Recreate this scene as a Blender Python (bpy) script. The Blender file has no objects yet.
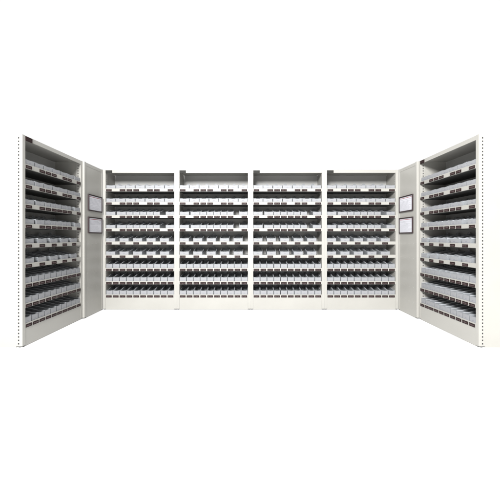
import bpy, math, random
random.seed(7)
scene = bpy.context.scene
COL = scene.collection

# ------------------------------------------------------------------ materials
def mat(name, col, rough=0.5, metal=0.0, alpha=1.0, var=0.0, scale=6.0, bump=0.0, bscale=400.0, spec=0.5):
    m = bpy.data.materials.new(name)
    m.use_nodes = True
    nt = m.node_tree
    b = nt.nodes['Principled BSDF']
    b.inputs['Base Color'].default_value = (*col, 1)
    b.inputs['Roughness'].default_value = rough
    b.inputs['Metallic'].default_value = metal
    b.inputs['Alpha'].default_value = alpha
    b.inputs['Specular IOR Level'].default_value = spec
    tc = nt.nodes.new('ShaderNodeTexCoord')
    if var > 0:
        n = nt.nodes.new('ShaderNodeTexNoise')
        n.inputs['Scale'].default_value = scale
        n.inputs['Detail'].default_value = 6
        nt.links.new(tc.outputs['Object'], n.inputs['Vector'])
        r = nt.nodes.new('ShaderNodeValToRGB')
        r.color_ramp.elements[0].position = 0.3
        r.color_ramp.elements[1].position = 0.7
        r.color_ramp.elements[0].color = (*[c * (1 - var) for c in col], 1)
        r.color_ramp.elements[1].color = (*[min(1, c * (1 + var)) for c in col], 1)
        nt.links.new(n.outputs['Fac'], r.inputs['Fac'])
        nt.links.new(r.outputs['Color'], b.inputs['Base Color'])
        mr = nt.nodes.new('ShaderNodeMapRange')
        mr.inputs['To Min'].default_value = max(0, rough - 0.08)
        mr.inputs['To Max'].default_value = rough + 0.08
        nt.links.new(n.outputs['Fac'], mr.inputs['Value'])
        nt.links.new(mr.outputs['Result'], b.inputs['Roughness'])
    if bump > 0:
        n2 = nt.nodes.new('ShaderNodeTexNoise')
        n2.inputs['Scale'].default_value = bscale
        nt.links.new(tc.outputs['Object'], n2.inputs['Vector'])
        bp = nt.nodes.new('ShaderNodeBump')
        bp.inputs['Strength'].default_value = bump
        bp.inputs['Distance'].default_value = 0.001
        nt.links.new(n2.outputs['Fac'], bp.inputs['Height'])
        nt.links.new(bp.outputs['Normal'], b.inputs['Normal'])
    return m

PAINT = mat('cream_powder_coat', (0.283, 0.276, 0.254), 0.42, var=0.03, scale=3, bump=0.15)
BACKP = mat('grey_back_sheet', (0.29, 0.287, 0.275), 0.65, var=0.05, scale=3, bump=0.15)
INNER = mat('channel_shade_paint', (0.03, 0.03, 0.03), 0.8)  # shade inside the hollow post, painted dark on a solid core
DECK = mat('shade_darkened_deck', (0.035, 0.034, 0.032), 0.6, var=0.15, scale=5)  # deck colour darkened to put shade into the gaps under the shelves
TRAY = mat('smoky_clear_plastic', (0.25, 0.262, 0.275), 0.4, alpha=0.55, var=0.05, scale=20, spec=0.25)
RIM = mat('pale_plastic_rim', (0.42, 0.435, 0.455), 0.5, spec=0.3)
LIT_FRONT = mat('painted_lit_front', (0.205, 0.208, 0.216), 0.55, var=0.03, scale=40)  # pale sheet added to bin fronts, stands for frontal light on the plastic
LABEL = mat('maroon_label', (0.017, 0.009, 0.009), 0.6, var=0.25, scale=60, spec=0.12)
MARK = mat('label_marks', (0.11, 0.08, 0.08), 0.6)
PLATE = mat('grey_plate', (0.022, 0.022, 0.020), 0.6, spec=0.1)
FOOT = mat('rubber_foot', (0.05, 0.05, 0.05), 0.7)
FRAME = mat('dark_frame', (0.028, 0.019, 0.020), 0.4, spec=0.3)
PAPER = mat('paper', (0.52, 0.52, 0.55), 0.5, var=0.02, scale=20)
INK = mat('grey_print', (0.13, 0.13, 0.16), 0.6)
RED = mat('red_print', (0.30, 0.12, 0.14), 0.6)
FLOOR = mat('white_floor', (0.80, 0.80, 0.80), 0.8, var=0.005, scale=2, spec=0.2)

# ------------------------------------------------------------------ mesh helper
class MB:
    def __init__(s): s.v = []; s.f = []; s.m = []
    def poly(s, pts, mi=0):
        n = len(s.v); s.v += pts; s.f.append(tuple(range(n, n + len(pts)))); s.m.append(mi)
    def box(s, x0, x1, y0, y1, z0, z1, mi=0):
        n = len(s.v)
        s.v += [(x0,y0,z0),(x1,y0,z0),(x1,y1,z0),(x0,y1,z0),(x0,y0,z1),(x1,y0,z1),(x1,y1,z1),(x0,y1,z1)]
        for q in ((0,3,2,1),(4,5,6,7),(0,1,5,4),(1,2,6,5),(2,3,7,6),(3,0,4,7)):
            s.f.append(tuple(n + i for i in q)); s.m.append(mi)
    def prism(s, prof, x0, x1, mi=0):
        """closed outline in (y, z) pulled along x"""
        n = len(s.v); k = len(prof)
        s.v += [(x0, y, z) for y, z in prof] + [(x1, y, z) for y, z in prof]
        for i in range(k):
            j = (i + 1) % k
            s.f.append((n + i, n + j, n + k + j, n + k + i)); s.m.append(mi)
        s.f.append(tuple(n + k - 1 - i for i in range(k))); s.m.append(mi)
        s.f.append(tuple(n + k + i for i in range(k))); s.m.append(mi)
    def prism_y(s, prof, y0, y1, mi=0):
        """closed outline in (x, z) pulled along y"""
        n = len(s.v); k = len(prof)
        s.v += [(x, y0, z) for x, z in prof] + [(x, y1, z) for x, z in prof]
        for i in range(k):
            j = (i + 1) % k
            s.f.append((n + i, n + j, n + k + j, n + k + i)); s.m.append(mi)
        s.f.append(tuple(n + k - 1 - i for i in range(k))); s.m.append(mi)
        s.f.append(tuple(n + k + i for i in range(k))); s.m.append(mi)
    def mesh(s, name, mats, normals=True):
        me = bpy.data.meshes.new(name)
        me.from_pydata(s.v, [], s.f)
        for m in mats: me.materials.append(m)
        for p, mi in zip(me.polygons, s.m): p.material_index = mi
        import bmesh
        bm = bmesh.new(); bm.from_mesh(me)
        bmesh.ops.recalc_face_normals(bm, faces=bm.faces)
        bm.to_mesh(me); bm.free()
        me.update()
        return me

def link(name, me, parent=None, loc=(0, 0, 0), bevel=0.0):
    o = bpy.data.objects.new(name, me)
    COL.objects.link(o)
    o.location = loc
    if parent: o.parent = parent
    if bevel:
        b = o.modifiers.new('bevel', 'BEVEL'); b.width = bevel; b.segments = 2; b.limit_method = 'ANGLE'
    return o

def tag(o, label, cat, group=None):
    o['label'] = label; o['category'] = cat
    if group: o['group'] = group

# ------------------------------------------------------------------ dimensions (metres)
W = 1.05; H = 1.99; D = 0.33; PW = 0.0365; PIN = 0.038
IN0 = PIN; IN1 = W - PIN; CELL = (IN1 - IN0) / 10
ROWZ = [1.700 - 0.1889 * k for k in range(9)]
PLINTH_Z = 0.012

def upright_mesh(x0):
    m = MB()
    x1 = x0 + PW; dp = 0.060; zb = PLINTH_Z
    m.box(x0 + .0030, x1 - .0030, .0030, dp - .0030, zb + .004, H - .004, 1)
    m.box(x0, x1, 0, .002, zb, H)
    m.box(x0, x1, dp - .002, dp, zb, H)
    ya, yb = .0300, .0425
    for xa in (x0, x1 - .002):
        m.box(xa, xa + .002, .002, ya, zb, H)
        m.box(xa, xa + .002, yb, dp - .002, zb, H)
        z = zb; n = 61; zc = 0.036
        for i in range(n):
            c = zc + i * 0.0320
            m.box(xa, xa + .002, ya, yb, z, c - .0072)
            z = c + .0072
        m.box(xa, xa + .002, ya, yb, z, H)
    m.box(x0 + .002, x1 - .002, .002, dp - .002, H - .003, H)
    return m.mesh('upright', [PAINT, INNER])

def foot_mesh(x0):
    m = MB()
    c = x0 + PW / 2
    pr = [(c + .015 * math.cos(a), .03 + .018 * math.sin(a)) for a in [i * math.pi / 6 for i in range(12)]]
    n = 12
    base = len(m.v)
    m.v += [(x, y, 0.0005) for x, y in pr] + [(x, y, PLINTH_Z - .0005) for x, y in pr]
    for i in range(n):
        j = (i + 1) % n
        m.f.append((i, j, n + j, n + i)); m.m.append(0)
    m.f.append(tuple(range(n - 1, -1, -1))); m.m.append(0)
    m.f.append(tuple(range(n, 2 * n))); m.m.append(0)
    return m.mesh('foot', [FOOT])

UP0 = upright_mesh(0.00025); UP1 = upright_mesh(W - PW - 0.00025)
FT0 = foot_mesh(0.0); FT1 = foot_mesh(W - PW)

def side_mesh(x0, x1):
    m = MB(); m.box(x0, x1, .0605, D, .001, H - .001)
    return m.mesh('side_panel', [PAINT])
SD0 = side_mesh(.0015, .030); SD1 = side_mesh(W - .030, W - .0015)

m = MB(); m.box(.0305, W - .0305, D - .004, D - .001, PLINTH_Z, H - .0175)
BACK = m.mesh('back_panel', [BACKP])
m = MB()
t = H
m.prism([(.001, 1.948), (.001, t - .001), (D, t - .001), (D, t - .018), (.022, t - .018), (.022, 1.952), (.018, 1.948)], IN0 - .0008, IN1 + .0008)
TOP = m.mesh('top_cover', [PAINT])
m = MB(); m.box(IN0 - .0008, IN1 + .0008, .003, .018, .003, ROWZ[8] - .0175)
PLN = m.mesh('plinth', [PAINT])

# shelf: deck, front lip with folded edges, low back upstand ; z = 0 at label centre
m = MB()
lo, hi = -.0170, .0265
m.prism([(.001, lo), (.001, hi - .002), (.003, hi), (.0055, hi), (.0055, lo + .010), (.020, lo + .010), (.020, lo)], IN0 - .0008, IN1 + .0008)
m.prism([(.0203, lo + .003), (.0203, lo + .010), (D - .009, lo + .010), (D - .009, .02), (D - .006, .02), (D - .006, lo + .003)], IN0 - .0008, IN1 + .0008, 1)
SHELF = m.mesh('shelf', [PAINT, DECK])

def label_mesh(seed):
    r = random.Random(seed)
    m = MB()
    lw, lh = .080, .029
    m.box(-lw/2, lw/2, -.0035, .0005, -lh/2, lh/2)
    m.box(-lw/2 + .003, lw/2 - .003, -.0045, -.0036, lh/2 - .0035, lh/2 - .0012)   # holder lip
    x = -.030
    for g in range(3):
        for k in range(2):
            w = .0065
            hgt = .010
            # little glyph-like strokes, too small to read in the photograph
            m.box(x, x + .0016, -.0042, -.0036, -hgt/2, hgt/2, 1)
            if r.random() < .8: m.box(x + .0016, x + w, -.0042, -.0036, hgt/2 - .0016, hgt/2, 1)
            if r.random() < .7: m.box(x + .0016, x + w, -.0042, -.0036, -.0008, .0008, 1)
            if r.random() < .7: m.box(x + .0016, x + w, -.0042, -.0036, -hgt/2, -hgt/2 + .0016, 1)
            x += .0088
        x += .0036
    return m.mesh('shelf_label', [LABEL, MARK])
LABELS = [label_mesh(i) for i in range(6)]

m = MB(); m.box(0, .092, -.004, .0005, -.019, .019); m.box(.004, .088, -.0052, -.0042, -.016, .016, 1)
PLATEM = m.mesh('number_plate', [PLATE, PLATE])
m = MB(); m.box(0, .092, -.004, .0005, -.021, .021); m.box(.010, .082, -.0052, -.0042, -.014, .012, 1)
PLATEW = m.mesh('number_plate', [LABEL, LABEL])

# ------------------------------------------------------------------ bins
def bin_mesh(w, hf, hb, name):
    """open tray, low front, sides rising to a tall back with an arched tab"""
    m = MB(); t = .0018
    d = .285; y0 = .0075; y1 = y0 + d
    hw = w / 2
    side = [(y0, .0), (y0, hf), (y0 + .06, hf + .001), (y0 + .15, hf + (hb - hf) * .6), (y1 - .01, hb), (y1, hb), (y1, 0)]
    m.prism(side, -hw, -hw + t); m.prism(side, hw - t, hw)
    m.box(-hw + t, hw - t, y0, y1, 0, t)                         # base
    # front wall with a finger scoop
    pf = [(-hw + t, t), (hw - t, t), (hw - t, hf), (hw * .5, hf), (hw * .32, hf - .003), (-hw * .32, hf - .003), (-hw * .5, hf), (-hw + t, hf)]
    m.prism_y(pf, y0, y0 + t)
    # back wall with arched tab
    pb = [(-hw + t, t), (hw - t, t), (hw - t, hb)]
    aw = min(.026, hw * .6)
    for i in range(9):
        a = math.pi * i / 8
        pb.append((aw * math.cos(a), hb + .026 * math.sin(a) + .0002))
    pb.append((-hw + t, hb))
    m.prism_y(pb, y1 - t, y1)
    # rolled pale rim along the tops of both sides
    top = [(y0 + .003, hf), (y0 + .06, hf + .001), (y0 + .15, hf + (hb - hf) * .6), (y1 - .01, hb), (y1 - .003, hb)]
    band = [(y, z + .0012) for y, z in top] + [(y, z - .0022) for y, z in reversed(top)]
    m.prism(band, -hw - .0006, -hw + t + .0010, 1); m.prism(band, hw - t - .0010, hw + .0006, 1)
    m.box(-hw + t, hw - t, y0 + d * .52, y0 + d * .52 + t, t, hf * .7)   # loose divider
    return m.mesh(name, [TRAY, RIM])

def lit_front_mesh(w, hf):
    m = MB(); hw = w / 2
    m.box(-hw + .0035, hw - .0035, .0052 - .0005, .0068, .030, hf - .006)
    r = random.Random(int(w * 1e4))
    x = -.014                                     # short printed code and an underline on each lit-front sheet
    for g in range(4):
        m.box(x, x + .0045, .0046, .0050, .046, .052, 1); x += .0072
    m.box(-hw + .012, hw - .012, .0046, .0050, .0385, .0400, 1)
    m.box(-hw + .002, hw - .002, .0030, .0046, .0300, .0330)
    return m.mesh('lit_front_sheet', [LIT_FRONT, INK])

_cache = {}
def bin_parts(w, tall):
    key = (round(w, 4), tall)
    if key not in _cache:
        hf = .091 if tall else .080
        hb = .128 if tall else .122
        kind = 'wide_bin' if w > .11 else 'narrow_bin'
        _cache[key] = (kind, bin_mesh(w, hf, hb, kind), lit_front_mesh(w, hf), hf)
    return _cache[key]

def c2x(c): return IN0 + c * CELL       # cell units to metres
S7 = 10 / 7
rowA = [((i + .5) * S7, S7 - .07) for i in range(7)]
rowB = [(.70, 1.36), (2.28, 1.34), (3.47, .93), (4.46, .93), (5.45, .93), (6.44, .93), (7.42, .93), (9.35, 1.25)]
rowC = [(.68 + 2 * i * .985, 1.34) for i in range(5)]
rowD = [(i + .5, .935) for i in range(10)]
ROWBINS = [rowA, rowA, rowB, rowB, rowC, rowC, rowD, rowD, rowD]
ROWLAB = [[0,2,3,4,6,7,9]] * 2 + [[0,2,3,4,5,6,7,9]] * 2 + [[0,2,4,6,8]] * 2 + [list(range(10))] * 3
ORD = ['first', 'second', 'third', 'fourth', 'fifth', 'sixth', 'seventh', 'eighth', 'ninth', 'tenth']
SHN = ['top', 'second', 'third', 'fourth', 'fifth', 'sixth', 'seventh', 'eighth', 'bottom']

def make_bay(wing):
    root = bpy.data.objects.new('shelving_bay', None); COL.objects.link(root)
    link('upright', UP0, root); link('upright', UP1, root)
    link('foot', FT0, root); link('foot', FT1, root)
    link('side_panel', SD0, root); link('side_panel', SD1, root)
    link('back_panel', BACK, root); link('top_cover', TOP, root)
    link('plinth', PLN, root)
    link('number_plate', PLATEW if wing else PLATE_ME, root, (IN0, 0, 1.963))
    n = 0
    for k in range(9):
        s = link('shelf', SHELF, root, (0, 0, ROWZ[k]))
        for c in ROWLAB[k]:
            link('shelf_label', LABELS[n % 6], s, (c2x(c + .47), 0, 0)); n += 1
    return root
PLATE_ME = PLATEM

BAYS = [
    # name for bins, location, rotation, wing?, label of the bay
    ('left wing bay', (-2.126, 2.945, 0), math.pi / 2, True, 'cream shelving bay forming the left wing, nearest the camera on the left'),
    ('far left back bay', (-2.1, 4.496, 0), 0, False, 'cream shelving bay at the left end of the back row, beside corner panel'),
    ('inner left back bay', (-1.05, 4.496, 0), 0, False, 'cream shelving bay of the back row just left of the middle'),
    ('inner right back bay', (0.0, 4.496, 0), 0, False, 'cream shelving bay of the back row just right of the middle'),
    ('far right back bay', (1.05, 4.496, 0), 0, False, 'cream shelving bay at the right end of the back row, beside corner panel'),
    ('right wing bay', (2.126, 3.995, 0), -math.pi / 2, True, 'cream shelving bay forming the right wing, nearest the camera on the right'),
]
from mathutils import Matrix, Vector
for bname, loc, rot, wing, lab in BAYS:
    b = make_bay(wing)
    b.location = loc; b.rotation_euler = (0, 0, rot)
    tag(b, lab, 'shelving', 'shelving bays set out in a U')
    M = Matrix.Translation(loc) @ Matrix.Rotation(rot, 4, 'Z')
    for k in range(9):
        row = ROWBINS[k]; tall = k >= 6
        for i, (c, w) in enumerate(row):
            kind, tm, cm, hf = bin_parts(w * CELL, tall)
            jx = random.uniform(-.0012, .0012); jy = random.uniform(-.0, .005)
            p = M @ Vector((c2x(c) + jx, jy, ROWZ[k] + lo + .0105))
            o = link(kind, tm, None, p)
            o.rotation_euler = (0, 0, rot + random.uniform(-.004, .004))
            adj = 'wide' if kind == 'wide_bin' else 'narrow'
            tag(o, f'{adj} smoky clear bin, {ORD[i]} from left on {SHN[k]} shelf of {bname}', adj + ' bin',
                f'{adj} clear bins on the shelves')
            link('lit_front_sheet', cm, o)

# ------------------------------------------------------------------ corner panels
PX = 2.101; YA = 3.9965; YB = 4.4945
def corner(sign):
    root = bpy.data.objects.new('corner_panel', None); COL.objects.link(root)
    root.location = (sign * PX, YA, 0)
    L = YB - YA
    def bx(name, x0, x1, y0, y1, z0, z1, mt, bevel=0):
        m = MB(); xa, xb = sorted((sign * x0, sign * x1))
        m.box(xa, xb, y0, y1, z0, z1)
        return link(name, m.mesh(name, [mt]), root, bevel=bevel)
    bx('panel', .003, .030, .0355, L - .0355, .003, H - .004, PAINT)
    for y0 in (0, L - .035):
        bx('upright', 0, .036, y0, y0 + .035, PLINTH_Z, H, PAINT, .0015)
        bx('foot', .006, .030, y0 + .005, y0 + .030, .0005, PLINTH_Z - .0005, FOOT)
    # rows of fixing bolts at the shelf heights, cross rail near the top
    bx('top_rail', .0005, .0028, .0356, L - .0356, 1.945, 1.985, PAINT, .0008)
    for z in ROWZ[4:]:
        for q in (.09, .20, .31, .42):
            m = MB()
            n = 8; r = .0045
            m.v += [(sign * .0029, q + r*math.cos(a*math.pi/4), z + r*math.sin(a*math.pi/4)) for a in range(n)]
            m.v += [(sign * .0012, q + .7*r*math.cos(a*math.pi/4), z + .7*r*math.sin(a*math.pi/4)) for a in range(n)]
            for a in range(n):
                m.f.append((a, (a+1) % n, n + (a+1) % n, n + a)); m.m.append(0)
            m.f.append(tuple(n + a for a in range(n))); m.m.append(0)
            link('bolt', m.mesh('bolt', [BACKP]), root)
    return root
cl = corner(-1); tag(cl, 'plain cream corner panel between left wing bay and back row', 'panel', 'corner panels')
cr = corner(1); tag(cr, 'plain cream corner panel between right wing bay and back row', 'panel', 'corner panels')

# ------------------------------------------------------------------ framed sheets
def framed(sign, zc, label, seed):
    root = bpy.data.objects.new('framed_notice', None); COL.objects.link(root)
    root.location = (sign * (PX - .0005), 4.265, zc)
    root.rotation_euler = (0, 0, -sign * math.pi / 2)
    tag(root, label, 'framed notice', 'framed notices on the corner panels')
    w, h, b = .372, .215, .0135
    m = MB()
    m.box(-w/2, w/2, -.014, 0, h/2 - b, h/2); m.box(-w/2, w/2, -.014, 0, -h/2, -h/2 + b)
    m.box(-w/2, -w/2 + b, -.014, 0, -h/2 + b, h/2 - b); m.box(w/2 - b, w/2, -.014, 0, -h/2 + b, h/2 - b)
    link('frame', m.mesh('frame', [FRAME]), root)
    r = random.Random(seed)
    m = MB()
    m.box(-w/2 + b, w/2 - b, -.006, -.001, -h/2 + b, h/2 - b)
    iw, ih = w - 2*b, h - 2*b
    m.box(-iw/2 + .015, iw/2 - .02, -.0064, -.0061, ih/2 - .019, ih/2 - .012, 2)      # heading line
    z = ih/2 - .038
    while z > -ih/2 + .016:
        x = -iw/2 + .018; end = iw/2 - .02 - r.random() * .09
        while x < end:
            l = r.uniform(.010, .035)
            m.box(x, min(x + l, end), -.0064, -.0061, z - .0010, z + .0010, 1)
            x += l + .006
        z -= .0115 if r.random() < .8 else .019
    link('sheet', m.mesh('sheet', [PAPER, INK, RED]), root)
framed(-1, 1.483, 'upper dark framed notice on the left corner panel', 1)
framed(-1, 1.190, 'lower dark framed notice on the left corner panel', 2)
framed(1, 1.483, 'upper dark framed notice on the right corner panel', 3)
framed(1, 1.190, 'lower dark framed notice on the right corner panel', 4)

# ------------------------------------------------------------------ floor
m = MB(); m.poly([(-60, -40, 0), (60, -40, 0), (60, 120, 0), (-60, 120, 0)])
fl = link('floor', m.mesh('floor', [FLOOR])); fl['kind'] = 'structure'

# ------------------------------------------------------------------ light
w = bpy.data.worlds.new('World'); scene.world = w; w.use_nodes = True
bg = w.node_tree.nodes['Background']
bg.inputs['Color'].default_value = (1, 1, 1, 1); bg.inputs['Strength'].default_value = 0.62

def area(name, loc, target, size, power, col=(1, 1, 1), spread=180):
    l = bpy.data.lights.new(name, 'AREA'); l.shape = 'DISK'; l.size = size; l.energy = power; l.color = col; l.spread = math.radians(spread)
    o = bpy.data.objects.new(name, l); COL.objects.link(o); o.location = loc
    o.rotation_euler = (Vector(target) - Vector(loc)).to_track_quat('-Z', 'Y').to_euler()
area('key_softbox', (-1.4, -3.0, 4.0), (1.8, 4.0, 1.0), 2.0, 850, spread=165)

# ------------------------------------------------------------------ camera
cam = bpy.data.cameras.new('camera'); co = bpy.data.objects.new('camera', cam); COL.objects.link(co)
co.location = (0, 0, 1.027); co.rotation_euler = (math.pi / 2, 0, 0)
cam.sensor_width = 36; cam.lens = 36 * 316 / 500
cam.shift_y = -12.5 / 500; cam.shift_x = -0.6 / 500
cam.clip_start = .05; cam.clip_end = 500
scene.camera = co
scene.view_settings.view_transform = 'Standard'; scene.view_settings.look = 'None'
scene.view_settings.exposure = 0.7; scene.view_settings.gamma = 1
scene.cycles.transparent_max_bounces = 24
scene.cycles.max_bounces = 8
